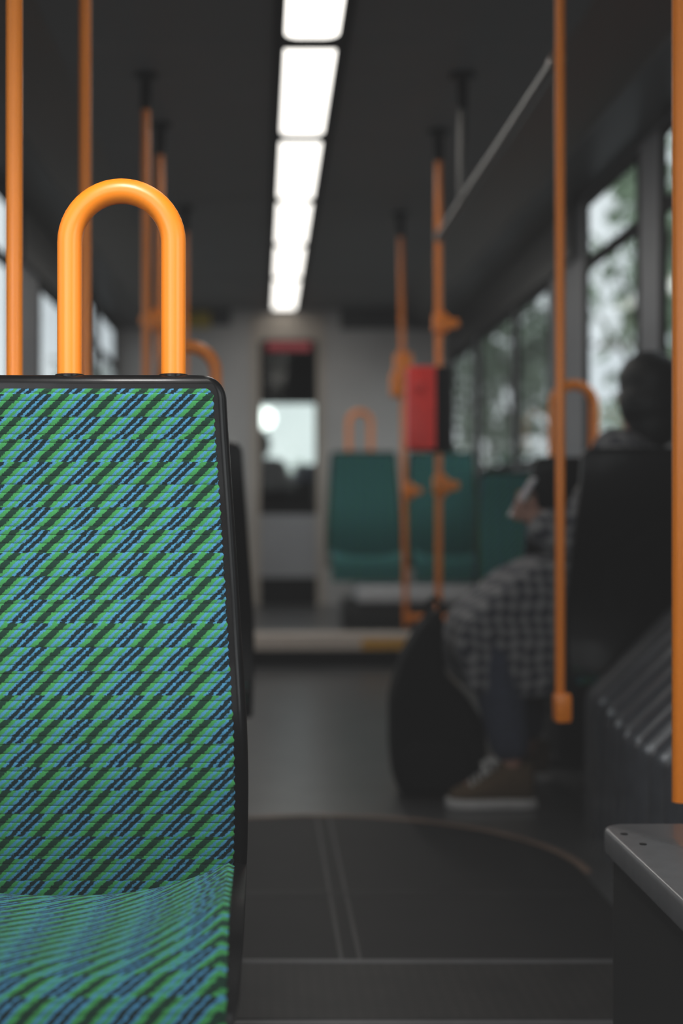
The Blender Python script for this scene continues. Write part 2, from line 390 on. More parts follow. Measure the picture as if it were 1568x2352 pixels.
for k in range(10):
    a, b_ = BND[k], BND[k + 1]
    if k == 9: b_ = YW - .02
    t = thing('ceiling_light', names.get(k - 0, 'white ceiling light panel above the seats behind the viewer'), 'ceiling light', (LX, (a + b_)/2, ZC - .02), 'ceiling light panels in a row')
    f = BM(); e = .012 if k != 4 else .012
    box(f, LX - LW - .035, LX - LW, a, b_, ZC - .014, ZC + .002); box(f, LX + LW, LX + LW + .035, a, b_, ZC - .014, ZC + .002)
    box(f, LX - LW, LX + LW, a, a + .05, ZC - .014, ZC + .002); box(f, LX - LW, LX + LW, b_ - .05, b_, ZC - .014, ZC + .002)
    obj('frame', f, 'black_matte', t, smooth=False)
    f = BM(); prism(f, rrect(LX - LW + .002, LX + LW - .002, a + .052, b_ - .052, .05), 'z', ZC - .012, ZC + .002); obj('diffuser', f, 'lamp', t, smooth=False)

# ------------------------------------------------------------------ seats
SXC, SY = -.28, 2.05
def prof(z): return sinterp([(.40, -.065), (.47, -.084), (.55, -.098), (.65, -.101), (.75, -.083), (.87, -.048), (.98, -.024), (1.08, -.017), (1.20, -.019)], z)
HT = 1.152
def halfw(z):                                                   # outer half width of the shell
    return sinterp([(.40, .252), (.50, .258), (.64, .258), (.80, .248), (.95, .238), (1.08, .229), (1.2, .223)], z)
def shell_loops():
    loops = []; r = .034
    zs = [.44 + i*(HT - r - .44)/40 for i in range(41)] + [HT - r + r*math.sin(i*PI/2/10) for i in range(1, 11)]
    for z in zs:
        h = halfw(z)
        if z > HT - r: h -= r - math.sqrt(max(r*r - (z - HT + r)**2, 0))
        yf, yb = prof(z) - .012, prof(z) + .036
        if z > HT - .012: e = .012 - math.sqrt(max(.012**2 - (z - HT + .012)**2, 0)); yf += e; yb -= e
        c = .012; L = []
        for cx, cy, a in ((h - c, yb - c, 0), (-h + c, yb - c, PI/2), (-h + c, yf + c, PI), (h - c, yf + c, 1.5*PI)):
            L += [V((SXC + cx + c*math.cos(a + i*PI/2/4), SY + cy + c*math.sin(a + i*PI/2/4), z)) for i in range(5)]
        loops.append(L)
    return loops
def grid(bm, nu, nv, fn, uvfn):
    uvl = bm.loops.layers.uv.verify()
    G = [[bm.verts.new(fn(i/nu, j/nv)) for i in range(nu + 1)] for j in range(nv + 1)]
    for j in range(nv):
        for i in range(nu):
            f = bm.faces.new((G[j][i], G[j][i+1], G[j+1][i+1], G[j+1][i]))
            for l, (a, b) in zip(f.loops, ((i, j), (i+1, j), (i+1, j+1), (i, j+1))): l[uvl].uv = uvfn(a/nu, b/nv)
    return bm
def make_seat():
    t = thing('passenger_seat', '', 'seat', (SXC, SY, 0))
    s = obj('shell', loft(BM(), shell_loops()), 'black', t, auto=50)
    # back cushion
    zb, zt = .39, HT - .0205
    def bf(u, v):
        z = zb + (zt - zb)*v
        h = halfw(z) - .0185
        cr = .009
        if z > zt - cr: h -= cr - math.sqrt(max(cr*cr - (z - zt + cr)**2, 0))
        h += .0013*math.sin(z*2*PI/.0119)
        w = 2*u - 1
        e = min((1 - abs(w))*h, (zt - z))              # distance from the border
        puff = -.010*min(1, max(0, e)/.010)**.5
        conc = .020*(1 - w*w)*min(1, (zt - z)/.25)
        return V((SXC + w*h, SY + prof(z) - .014 + puff*.5 - (.020 - conc)*min(1, max(0, e)/.05)*.0 + conc*.12, z))
    def bu(u, v): p = bf(u, v); return (p.x, p.z)
    b = grid(BM(), 48, 240, bf, bu); obj('back_cushion', b, 'fabric', t, auto=180)
    # seat cushion
    L = .60
    zprof = [(0, .415), (.06, .428), (.15, .434), (.28, .445), (.38, .453), (.43, .454), (.475, .446), (.51, .424), (.54, .388), (.57, .345), (.60, .30)]
    yprof = [(0, .0), (.38, .385), (.43, .436), (.475, .478), (.51, .504), (.54, .518), (.57, .526), (.60, .530)]
    def cf(u, v):
        d = L*v; w = 2*u - 1
        h = .240
        h += .0012*math.sin(d*2*PI/.0119)
        bol = .052*abs(w)**2.6*max(0, min(1, (.50 - d)/.16))
        edge = -.010*max(0, (abs(w) - .95)/.05)**2
        return V((SXC + w*h, SY - .030 - sinterp(yprof, d), sinterp(zprof, d) + bol + edge))
    b = grid(BM(), 60, 130, cf, lambda u, v: (SXC + (2*u - 1)*.24 + .02, .43 - L*v)); obj('seat_cushion', b, 'fabric', t, auto=180)
    # seat pan with raised side edges
    b = BM(); rows = []
    for i in range(26):
        v = i/25; d = .02 + v*.49
        y = SY - .025 - sinterp(yprof, d)*.97; zt_ = sinterp(zprof, d)
        e = .042*max(0, min(1, (.50 - d)/.16)) - .02*max(0, (d - .43)/.06)
        h = .257 if v < .8 else .257 - .012*((v - .8)/.2)**2
        rows.append([V((SXC - h, y, zt_ + e)), V((SXC - h + .016, y, zt_ + e + .004)), V((SXC - h + .018, y, zt_ - .02)), V((SXC + h - .018, y, zt_ - .02)), V((SXC + h - .016, y, zt_ + e + .004)), V((SXC + h, y, zt_ + e)), V((SXC + h - .004, y, zt_ - .05)), V((SXC + .1, y, zt_ - .075)), V((SXC - .1, y, zt_ - .075)), V((SXC - h + .004, y, zt_ - .05))])
    loft(b, rows); obj('seat_pan', b, 'black', t, auto=50)
    b = BM(); box(b, SXC - .11, SXC + .11, SY - .36, SY - .10, .035, .385, .02); box(b, SXC - .15, SXC + .15, SY - .40, SY - .06, 0, .035, .01); obj('pedestal', b, 'black_matte', t)
    # yoke handle
    hx, hr, rr = -.204, .0746, .0181
    pts = [(hx - hr, SY - .004, HT - .03), (hx - hr, SY - .004, 1.25)] + [(hx - hr*math.cos(a), SY - .004, 1.343 + hr*math.sin(a)) for a in [i*PI/24 for i in range(25)]] + [(hx + hr, SY - .004, 1.25), (hx + hr, SY - .004, HT - .03)]
    h = obj('handle', tube(BM(), pts, rr, 28), 'orange', t)
    for sx in (-1, 1): obj('collar', lathe(BM(), hx + sx*hr, SY - .004, [(rr + .003, HT - .02), (rr + .003, HT + .0015), (rr + .0005, HT + .0025)]), 'black', h)
    return t
seat0 = make_seat()
seat0['label'] = 'large nearby passenger seat with green and blue striped fabric and an orange looped handle'
def copy_seat(x, y, turn, label, handle=True, hx=None, z=0, skip=None):
    r = seat0.copy(); C.objects.link(r); r.location = (x, y, z); r.rotation_euler.z = turn; r['label'] = label
    for ch in list(seat0.children):
        if ch.name.startswith('handle') and not handle or skip and ch.name.startswith(skip): continue
        c = ch.copy(); C.objects.link(c); c.parent = r
        if ch.name.startswith('handle') and hx is not None: c.location.x += hx
        for g in ch.children:
            q = g.copy(); C.objects.link(q); q.parent = c
    return r
HO = -.204 - SXC                      # handle offset from seat centre
copy_seat(-.285, 4.0, PI, 'black-backed passenger seat with an orange handle, right behind the large striped seat', hx=-2*HO)
copy_seat(1.215, 4.42, PI, 'black-backed passenger seat without handle, behind the ribbed cover, occupied by the person', handle=False)
copy_seat(1.215, 5.22, PI, 'dark seat with an orange looped handle beyond the seated person', hx=0)
r7 = copy_seat(1.255, 7.05, 0, 'green fabric seat facing the viewer behind the backpack and the seated person', handle=False)
r7.scale.x = .86
copy_seat(.675, 9.62, 0, 'raised green seat against the back wall, the one nearer the cab door', hx=-.10, z=ZR, skip='pedestal')
copy_seat(1.20, 9.62, 0, 'raised green seat against the back wall, the one nearer the windows', hx=-2*HO, z=ZR, skip='pedestal')
# heater box below the raised pair
t = thing('heater_box', 'light grey heater box on the raised floor below the green double seat', 'heater', (.95, 9.5, ZR))
bm = BM(); box(bm, .60, 1.40, 9.02, 9.60, ZR + .17, ZR + .275, .010); obj('body', bm, 'grey', t)
bm = BM(); box(bm, .52, 1.44, 9.06, 9.60, ZR, ZR + .17, .004); obj('plinth', bm, 'side', t)

# ------------------------------------------------------------------ poles, rails
def knob(bm, x, y, z, s, l=.085):
    box(bm, x - .024, x + .024, y - .024, y + .024, z - .04, z + .04, .010)
    prism(bm, [(x + s*.015, z + .055), (x + s*l*.55, z + .022), (x + s*l, z + .016), (x + s*l, z - .016), (x + s*l*.55, z - .022), (x + s*.015, z - .055)], 'y', y - .016, y + .016, .006)
def pole(x, y, z0, z1, label, knobs=(), socket=True, extra=None, r=.0145, dx=0):
    t = thing('grab_pole', label, 'pole', (x, y, z0), 'orange grab poles')
    obj('tube', tube(BM(), [(x, y, z0), (x + dx*.33, y, z0 + (z1-z0)*.33), (x + dx*.66, y, z0 + (z1-z0)*.66), (x + dx, y, z1)], r, 20), 'orange', t)
    if socket:
        obj('ceiling_socket', lathe(BM(), x + dx, y, [(.021, ZC - .13), (.021, ZC - .02), (.045, ZC - .012), (.045, ZC)]), 'black', t)
    if z0 < .01: obj('floor_socket', lathe(BM(), x, y, [(.05, 0), (.05, .008), (.022, .014), (.022, .05), (.0165, .055)]), 'black', t)
    for z, s in knobs:
        b = BM(); knob(b, x, y, z, s); obj('clamp', b, 'orange', t)
    if extra: extra(t)
    return t
XLP, XRP = -.43, .74
pole(-.429, 2.45, 0, ZC, 'thick orange vertical pole at the left edge, left of the looped seat handle')
pole(-.43, 3.43, 0, ZC, 'dim blurred orange pole between the left-edge pole and the looped handle')
pole(-.43, 5.2, 0, ZC, 'blurred orange pole rising above the looped handle, the one with a bright spot')
pole(-.427, 5.87, 0, ZC, 'blurred orange pole with a clamp, seen through the right leg of the looped handle', knobs=[(1.74, -1)])
pole(-.414, 7.5, 0, ZC, 'faint dark pole far down the left row, just right of the looped handle')
pole(.741, 2.53, .44, ZC, 'bright orange vertical pole at the right edge, ending above the grey cabinet')
def foot2(t):
    b = BM(); box(b, .728, .772, 3.55, 3.60, .425, .50, .010); obj('bracket', b, 'orange', t)
pole(.744, 3.57, .44, ZC, 'slim orange vertical pole in front of the black seat back, ending by the ribbed cover', r=.0128, extra=foot2)
pole(.735, 5.97, 0, ZC, 'blurred orange pole holding the red box, with two clamps pointing right', knobs=[(1.74, 1), (1.06, 1)])
def bar4(t):
    b = BM(); tube(b, [(.76, 7.64, .375), (1.46, 7.64, .375)], .021); obj('bottom_bar', b, 'orange', t)
    b = BM(); box(b, .70, .80, 7.60, 7.67, 1.62, 1.80, .02); box(b, .68, .76, 7.60, 7.68, 1.56, 1.70, .02); obj('bracket', b, 'orange', t)
pole(.765, 7.64, .33, ZC, 'far orange pole left of the red box, with a bottom bar', knobs=[(1.06, 1)], extra=bar4, dx=-.03)
# overhead rail with a hanger
t = thing('overhead_rail', 'grey metal overhead handrail running below the ceiling along the right poles', 'handrail', (.74, 4.8, 2.10))
obj('bar', tube(BM(), [(.742, 3.60, 2.10), (.742, 4.4, 2.102), (.736, 5.2, 2.102), (.735, 5.94, 2.10)], .0165), 'metal', t)
obj('hanger', tube(BM(), [(.727, 5.2, 2.10), (.727, 5.2, ZC - .10)], .0155), 'metal', t)
obj('ceiling_socket', lathe(BM(), .727, 5.2, [(.02, ZC - .13), (.02, ZC - .02), (.05, ZC - .012), (.05, ZC)]), 'black', t)
for x, y in ((.744, 3.615), (.735, 5.925)): obj('joint', tube(BM(), [(x, y - .022, 2.10), (x, y + .022, 2.10)], .023), 'tinmetal', t)

# ------------------------------------------------------------------ red validator
t = thing('ticket_validator', 'red and black ticket box mounted on the blurred orange pole', 'ticket machine', (.66, 5.82, 1.21))
bm = BM(); prism(bm, rrect(.588, .703, 1.205, 1.545, .012), 'y', 5.80, 5.92, .006); obj('red_cover', bm, 'red', t)
bm = BM(); box(bm, .695, .765, 5.81, 5.93, 1.195, 1.545, .008); obj('side_housing', bm, 'black_matte', t)
bm = BM(); box(bm, .61, .66, 5.794, 5.802, 1.44, 1.50, .003); obj('screen', bm, 'red', t)

# ------------------------------------------------------------------ ribbed bellows cover
def bx(y): return sinterp([(2.55, .885), (2.9, .885), (3.2, .89), (3.39, .887), (3.57, .905), (3.78, .932), (4.01, .966), (4.27, .992), (4.5, .985)], y)
RIB = [2.55, 2.66, 2.78, 2.90, 3.03, 3.16, 3.28, 3.40, 3.57, 3.78, 4.01, 4.25]
def bel_path(X, off):
    zc_ = .405; r = .055; pts = []
    for i in range(7): pts.append((X - off, i*(zc_ - .03)/6))
    # rounded corner then 45-degree slope to the wall
    c = (X + r - off*.9, zc_ - .03 + off*.3)
    for i in range(7):
        a = PI - i*(PI/4)/6
        pts.append((c[0] + r*math.cos(a), c[1] + r*math.sin(a)))
    x1, z1 = pts[-1]
    for i in range(1, 9): pts.append((x1 + (XR - .02 - x1)*i/8, z1 + (XR - .02 - x1)*i/8))
    return pts
t = thing('bellows_cover', 'dark grey ribbed cover over the joint, sloping from the right wall down to the floor', 'bellows cover', (1.1, 3.5, 0))
bm = BM(); loops = []
for k in range(len(RIB) - 1):
    a, b_ = RIB[k], RIB[k + 1]
    for t_, o in ((0, -.085), (.26, -.085), (.30, -.05), (.32, -.022), (.36, -.006), (.42, .006), (.50, .013), (.58, .016), (.66, .013), (.74, .006), (.80, -.006), (.84, -.022), (.86, -.05), (.90, -.085)):
        y = a + (b_ - a)*t_
        loops.append([V((x, y, max(z, 0))) for x, z in bel_path(bx(y), o)])
loops.append([V((x, RIB[-1], max(z, 0))) for x, z in bel_path(bx(RIB[-1]), -.085)])
loft(bm, loops, closed=False); obj('bellows', bm, 'rubber', t, auto=60)
bm = BM(); loops = []
for y, o in ((4.25, -.02), (4.265, 0), (4.28, .012), (4.345, .012), (4.355, 0)):
    P_ = bel_path(bx(4.3), o); loops.append([V((x, y, z)) for x, z in P_] + [V((XR - .02, y, 0))])
loft(bm, loops); obj('end_frame', bm, 'rubberend', t, auto=50)

# ------------------------------------------------------------------ grey cabinet, lower right
t = thing('equipment_cabinet', 'low cabinet with a grey rounded top at the lower right corner', 'cabinet', (.95, 1.9, 0))
def cab_out(e): return [(1.40, .9), (.566 + e, .9)] + [(.566 + e + .045*(1 - math.cos(a)), 2.405 - e - .045*(1 - math.sin(a))) for a in [i*PI/2/8 for i in range(9)]] + [(1.40, 2.405 - e)]
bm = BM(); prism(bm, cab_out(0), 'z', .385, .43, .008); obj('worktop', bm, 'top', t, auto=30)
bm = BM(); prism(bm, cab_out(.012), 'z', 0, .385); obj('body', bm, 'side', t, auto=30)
for (x, y) in ((.600, 2.25), (.588, 2.32)):
    obj('screw', lathe(BM(), x, y, [(.006, .4295), (.006, .4312), (.003, .4315)], 10), 'black_matte', t)

# ------------------------------------------------------------------ signs by the cab door
t = thing('led_display', 'red lit destination display above the glass of the cab door', 'display', (.2, YW - .05, 2.2))
bm = BM(); box(bm, .0, .40, YW - .06, YW - .021, 2.185, 2.305, .008); obj('housing', bm, 'black_matte', t)
bm = BM(); box(bm, .03, .37, YW - .064, YW - .0605, 2.215, 2.285); obj('lit_field', bm, 'led', t, smooth=False)
bm = BM(); box(bm, -.60, -.42, YW - .03, YW - .001, 2.40, 2.53, .008); tag(obj('yellow_sign', bm, 'yellow'), 'small yellow sign high on the back wall left of the cab door', 'sign')
# cab interior
t = thing('driver_chair', 'dark driver seat inside the cab, seen through the door glass', 'driver seat', (-.02, 12.2, ZR))
bm = BM(); prism(bm, rrect(-.26, .21, 1.0, 1.40, .10), 'y', 12.25, 12.34, .02); obj('backrest', bm, 'black_matte', t)
bm = BM(); prism(bm, rrect(-.17, .06, 1.41, 1.63, .08), 'y', 12.26, 12.33, .02); obj('headrest', bm, 'black_matte', t)
bm = BM(); box(bm, -.30, .15, 12.30, 12.75, .62, .74, .03); obj('seat', bm, 'black_matte', t)
bm = BM(); box(bm, -.12, -.04, 12.42, 12.58, ZR, .62); obj('pedestal', bm, 'black_matte', t)
t = thing('driver_console', 'dark driver console below the windscreen in the cab', 'console', (.16, 13.0, ZR))
bm = BM(); prism(bm, [(12.85, ZR), (12.80, 1.02), (13.0, 1.22), (13.28, 1.30), (13.28, ZR)], 'x', XL + .1, XR - .1, .02); obj('body', bm, 'black_matte', t)
bm = BM(); box(bm, .28, .52, 12.97, 13.0, 1.22, 1.37, .008); obj('dash_reflection', bm, mat('reflection_blue', (.10, .11, .16), .2), t)  # bluish slab standing in for a reflection on the dash
bm = BM(); box(bm, XL + .16, XR - .16, YE - .04, YE - .02, 1.945, 2.24); tag(obj('sun_blind', bm, 'black_matte', smooth=False), 'black sun blind covering the top of the cab windscreen', 'blind')

# ------------------------------------------------------------------ person
def skin(name, vs, es, root, m, parent, sub=2, cut=None):
    keys = list(vs); me = bpy.data.meshes.new(name); off = woff(parent)
    me.from_pydata([V(vs[k][0]) - off for k in keys], [(keys.index(a), keys.index(b)) for a, b in es], [])
    o = bpy.data.objects.new(name, me); C.objects.link(o)
    sk = o.modifiers.new('skin', 'SKIN'); sk.use_smooth_shade = True
    if not me.skin_vertices:
        pass
    for i, k in enumerate(keys):
        r = vs[k][1]; me.skin_vertices[0].data[i].radius = r if isinstance(r, tuple) else (r, r)
        me.skin_vertices[0].data[i].use_root = (k == root)
    ss = o.modifiers.new('sub', 'SUBSURF'); ss.levels = sub; ss.render_levels = sub
    dg = bpy.context.evaluated_depsgraph_get(); dg.update()
    ev = o.evaluated_get(dg); nm = bpy.data.meshes.new_from_object(ev)
    bpy.data.objects.remove(o)
    nm.materials.clear(); nm.materials.append(M[m])
    nm.polygons.foreach_set('use_smooth', [True]*len(nm.polygons))
    q = bpy.data.objects.new(name, nm); C.objects.link(q); q.parent = parent
    return q
def hand(vs, es, p, wrist, d, n_, up, s=1.0):
    """palm after wrist; d finger direction, up = towards thumb side, n_ = palm normal (fingers curl to it)"""
    d, n_, up = V(d).normalized(), V(n_).normalized(), V(up).normalized(); w = V(vs[wrist][0])
    pc = w + d*.05*s; vs[p + 'palm'] = (tuple(pc), (.026*s, .018*s)); es.append((wrist, p + 'palm'))
    for i, (o, l) in enumerate(((.030, .066), (.010, .074), (-.010, .070), (-.029, .056))):
        k0 = w + d*.088*s + up*o*s; k1 = k0 + (d*.75 + n_*.55).normalized()*l*.42*s; k2 = k1 + (d*.15 + n_*.95).normalized()*l*.33*s; k3 = k2 + (-d*.45 + n_*.6).normalized()*l*.25*s
        prev = p + 'palm'
        for j, q in enumerate((k0, k1, k2, k3)):
            key = '%sf%d%d' % (p, i, j); vs[key] = (tuple(q), (.0095 - .0010*j)*s); es.append((prev, key)); prev = key
    t0 = w + d*.03*s + up*.034*s + n_*.012*s; t1 = t0 + (d*.6 + up*.6 + n_*.4).normalized()*.035*s; t2 = t1 + (d*.8 + n_*.5).normalized()*.03*s
    prev = p + 'palm'
    for j, q in enumerate((t0, t1, t2)):
        key = '%st%d' % (p, j); vs[key] = (tuple(q), (.0115 - .001*j)*s); es.append((prev, key)); prev = key
per = thing('person', 'person with dark hair in a grey plaid coat, seated sideways with a phone', 'person', (1.15, 4.75, .5))
bv, be = {}, []
def add(k, co, r, to=None):
    bv[k] = (co, r)
    if to: be.append((to, k))
add('pelvis', (1.21, 4.76, .625), (.115, .135)); add('belly', (1.23, 4.755, .75), (.10, .125), 'pelvis'); add('chest', (1.235, 4.75, .97), (.11, .14), 'belly')
add('uchest', (1.245, 4.745, 1.10), (.085, .12), 'chest'); add('neck', (1.255, 4.745, 1.185), .052, 'uchest'); add('neck2', (1.25, 4.745, 1.245), .052, 'neck')
add('jaw', (1.252, 4.770, 1.290), (.072, .06), 'neck2'); add('skull', (1.274, 4.745, 1.365), (.088, .072), 'jaw'); add('crown', (1.287, 4.745, 1.425), (.066, .056), 'skull')
add('brow', (1.247, 4.785, 1.345), (.045, .05), 'skull'); add('nose', (1.208, 4.842, 1.312), .013, 'brow')
add('ear_a', (1.205, 4.705, 1.33), .014, 'skull'); add('ear_b', (1.325, 4.79, 1.33), .014, 'skull')
add('ls', (1.18, 4.60, 1.115), .062, 'uchest'); add('le', (1.01, 4.58, .84), .043, 'ls'); add('lw', (.90, 4.635, .915), .028, 'le')
add('rs', (1.225, 4.89, 1.10), .062, 'uchest'); add('re', (1.06, 4.93, .86), .043, 'rs'); add('rw', (.93, 4.83, .94), .028, 're')
add('lh', (1.17, 4.67, .62), .085, 'pelvis'); add('lk', (.735, 4.63, .575), .058, 'lh'); add('lc', (.765, 4.61, .38), .055, 'lk'); add('la', (.805, 4.585, .115), .038, 'lc'); add('lf', (.71, 4.58, .065), .036, 'la'); add('lt', (.635, 4.58, .05), .030, 'lf')
add('rh', (1.17, 4.85, .62), .085, 'pelvis'); add('rk', (.80, 4.97, .575), .058, 'rh'); add('rc', (.87, 5.0, .38), .055, 'rk'); add('ra', (.945, 5.02, .115), .038, 'rc'); add('rf', (.86, 5.03, .065), .036, 'ra'); add('rt', (.79, 5.03, .05), .030, 'rf')
hand(bv, be, 'L', 'lw', (-.75, .25, .45), (.2, .9, .1), (0.3, -.3, .9), .85)
hand(bv, be, 'R', 'rw', (-.75, -.1, .5), (.2, -.9, .1), (0.3, .3, .9), .85)
skin('body', bv, be, 'pelvis', 'skin', per)
# hair
b = BM()
for c, r in (((1.285, 4.735, 1.385), (.102, .112, .105)), ((1.275, 4.71, 1.31), (.098, .09, .10)), ((1.285, 4.70, 1.25), (.080, .07, .10)), ((1.27, 4.77, 1.425), (.07, .07, .055))):
    bmesh.ops.create_icosphere(b, subdivisions=4, radius=1, matrix=Matrix.Translation(c) @ Matrix.Diagonal((*r, 1)))
ho = obj('hair', b, 'hair', per); rm = ho.modifiers.new('remesh', 'REMESH'); rm.mode = 'VOXEL'; rm.voxel_size = .009; rm.use_smooth_shade = True; sm = ho.modifiers.new('smooth', 'SMOOTH'); sm.iterations = 5
for sy in (-1, 1):
    b = BM(); bmesh.ops.create_icosphere(b, subdivisions=2, radius=.011, matrix=Matrix.Translation((1.222 + sy*.024, 4.822 + sy*.02, 1.345))); obj('eye', b, 'eye', per)
# coat: torso and sleeves
cv, ce = {}, []
def addc(k, co, r, to=None):
    cv[k] = (co, r)
    if to: ce.append((to, k))
addc('p', (1.21, 4.76, .665), (.145, .165)); addc('b', (1.225, 4.755, .78), (.14, .16), 'p'); addc('c', (1.235, 4.75, .98), (.14, .165), 'b'); addc('u', (1.25, 4.745, 1.12), (.14, .17), 'c'); addc('n', (1.28, 4.735, 1.21), .095, 'u')
addc('ls', (1.16, 4.61, 1.13), .10, 'u'); addc('lm', (1.075, 4.585, .96), .078, 'ls'); addc('le', (.995, 4.58, .83), .074, 'lm'); addc('lw', (.872, 4.632, .93), .066, 'le')
addc('rs', (1.20, 4.89, 1.10), .085, 'u'); addc('rm', (1.115, 4.915, .95), .072, 'rs'); addc('re', (1.05, 4.93, .86), .068, 'rm'); addc('rw', (.95, 4.845, .93), .058, 're')
skin('coat', cv, ce, 'p', 'plaid', per)
# coat skirt draped over the lap
bm = BM()
prism(bm, [(.622, .50), (.65, .60), (.735, .68), (.82, .75), (.93, .80), (1.30, .80), (1.30, .53), (.955, .53), (.93, .36), (.80, .345), (.66, .37)], 'y', 4.545, 5.06)
bmesh.ops.triangulate(bm, faces=[f for f in bm.faces if len(f.verts) > 4])
cs = obj('coat_skirt', bm, 'plaid', per); 
rm = cs.modifiers.new('remesh', 'REMESH'); rm.mode = 'VOXEL'; rm.voxel_size = .014; sm = cs.modifiers.new('smooth', 'SMOOTH'); sm.iterations = 10; sm.factor = .8
# jeans
jv, je = {}, []
for s_, ks in (('l', ('lh', 'lk', 'lc', 'la')), ('r', ('rh', 'rk', 'rc', 'ra'))):
    prev = 'pelvis'
    jv['pelvis'] = (bv['pelvis'][0], (.125, .145))
    for k, r in zip(ks, (.105, .088, .086, .066)):
        co = V(bv[k][0]); 
        if k in ('la', 'ra'): co.z += .02
        jv[k] = (tuple(co), r); je.append((prev, k)); prev = k
skin('jeans', jv, je, 'pelvis', 'jeans', per)
# shoes
def shoe(x0, x1, y, tilt=0):
    L = x1 - x0
    def ring(u, hw, z0, z1):
        x = x0 + u*L
        return [V((x, y + hw*math.cos(a), z0 + (z1 - z0)*(.5 + .5*math.sin(a)))) for a in [i*2*PI/16 for i in range(16)]]
    up = loft(BM(), [ring(*q) for q in ((.02, .02, .03, .05), (.08, .038, .022, .066), (.2, .048, .02, .078), (.35, .05, .02, .098), (.5, .047, .02, .128), (.62, .044, .02, .148), (.78, .043, .02, .142), (.92, .042, .02, .150), (.985, .030, .022, .140))])
    o = obj('shoe', up, 'canvas', per, auto=80)
    sole = BM(); pl = []
    for u, hw in ((0, .02), (.05, .04), (.2, .054), (.35, .056), (.6, .048), (.9, .047), (1.0, .032)): pl.append((x0 - .008 + u*(L + .014), y + hw))
    pl += [(x, 2*y - yy) for x, yy in pl[::-1]]
    prism(sole, pl, 'z', .001, .034, .008); obj('sole', sole, 'white', o, auto=50)
    la = BM()
    for i in range(5):
        u = .27 + i*.065; z = .086 + i*.0145
        tube(la, [(x0 + u*L, y - .034, z - .012), (x0 + u*L - .004, y - .015, z + .004), (x0 + u*L, y + .015, z + .004), (x0 + u*L + .004, y + .034, z - .012)], .0055, 8)
    bmesh.ops.create_uvsphere(la, u_segments=10, v_segments=8, radius=.024, matrix=Matrix.Translation((x0 + .50*L, y - .01, .150)) @ Matrix.Diagonal((1.2, 1, .5, 1)))
    tube(la, [(x0 + .45*L, y - .005, .14), (x0 + .38*L, y - .03, .15), (x0 + .42*L, y - .045, .115)], .006, 8)
    obj('laces', la, 'white', o)
shoe(.592, .872, 4.575); shoe(.745, 1.01, 5.03)
# phone
t = thing('phone', 'pale phone held in the hands of the seated person', 'phone', (.835, 4.72, 1.0))
R_ = Matrix.Translation((.862, 4.742, 1.0)) @ Matrix.Rotation(.55, 4, 'Y')
b = BM(); box(b, -.006, .006, -.038, .038, -.075, .075, .004); b.transform(R_); obj('case', b, 'phone', t)
b = BM(); box(b, .0061, .0075, -.034, .034, -.070, .070); b.transform(R_); obj('screen', b, 'black', t)

# ------------------------------------------------------------------ backpack
t = thing('backpack', 'black backpack standing on the floor against the legs of the seated person', 'backpack', (.58, 4.8, 0))
bm = BM(); prism(bm, [(.425, .17), (.424, .33), (.465, .475), (.525, .575), (.575, .63), (.600, .60), (.600, .42), (.68, .335), (.735, .25), (.75, .01), (.455, .01), (.435, .07)], 'y', 4.705, 4.895)
bmesh.ops.triangulate(bm, faces=[f for f in bm.faces if len(f.verts) > 4])
o = obj('main_bag', bm, 'bag', t); rm = o.modifiers.new('remesh', 'REMESH'); rm.mode = 'VOXEL'; rm.voxel_size = .012; sm = o.modifiers.new('smooth', 'SMOOTH'); sm.iterations = 6; sm.factor = .7
bm = BM(); prism(bm, [(.454, .06), (.44, .15), (.50, .20), (.66, .20), (.69, .12), (.68, .03), (.49, .03)], 'y', 4.665, 4.72, .02); obj('front_pocket', bm, 'bag', t)
bm = BM(); tube(bm, [(.545, 4.78, .60), (.55, 4.78, .645), (.575, 4.78, .665), (.592, 4.78, .645), (.594, 4.78, .60)], .009, 10); obj('grab_loop', bm, 'bag', t)

# ------------------------------------------------------------------ outside
bm = BM(); box(bm, -60, 60, -30, 90, -.75, -.7); struct('ground', bm, 'street', smooth=False)
def tree(x, y, h, w, label, m='leaf', seed=1, n=1700, z0=.7):
    rnd = random.Random(seed)
    t = thing('tree', label, 'tree', (x, y, -.7), 'trees outside the windows')
    b = BM(); tube(b, [(x, y, -.7), (x + .05, y, .8), (x - .05, y + .1, h*.55), (x, y, h*.8)], [.16, .13, .09, .03], 10)
    for k in range(5):
        a = k*1.3; tube(b, [(x, y, h*(.25 + .09*k)), (x + w*.5*math.cos(a), y + w*.5*math.sin(a), h*(.40 + .10*k))], [.05, .02], 8)
    obj('trunk', b, 'bark', t)
    b = bmesh.new()
    cl = []
    for k in range(16):
        a = rnd.random()*2*PI; q = rnd.random()**.5*w*.75
        cl.append((V((x + q*math.cos(a), y + q*math.sin(a), z0 + rnd.random()*(h - z0))), .35*w + rnd.random()*.25*w))
    for k in range(n):
        c, r = rnd.choice(cl)
        d = V((rnd.gauss(0, 1), rnd.gauss(0, 1), rnd.gauss(0, .8))).normalized()*r*rnd.random()**.4
        p = c + d; s = .10 + .12*rnd.random()
        a = V((rnd.gauss(0, 1), rnd.gauss(0, 1), rnd.gauss(0, 1))).normalized(); e = a.cross(V((rnd.gauss(0, 1), rnd.gauss(0, 1), rnd.gauss(0, 1)))).normalized()
        b.faces.new([b.verts.new(p - a*s), b.verts.new(p + e*s*.5), b.verts.new(p + a*s), b.verts.new(p - e*s*.5)])
    obj('crown', b, m, t, smooth=False)
tree(6.95, 26.0, 7.6, 1.7, 'pale green tree outside, showing through the right window beside the dark-haired head', 'leaf', 1, n=1300)
tree(5.6, 31.5, 6.6, 1.5, 'green tree outside the right windows, just left of the slim orange pole', 'leafd', 2, n=1300)
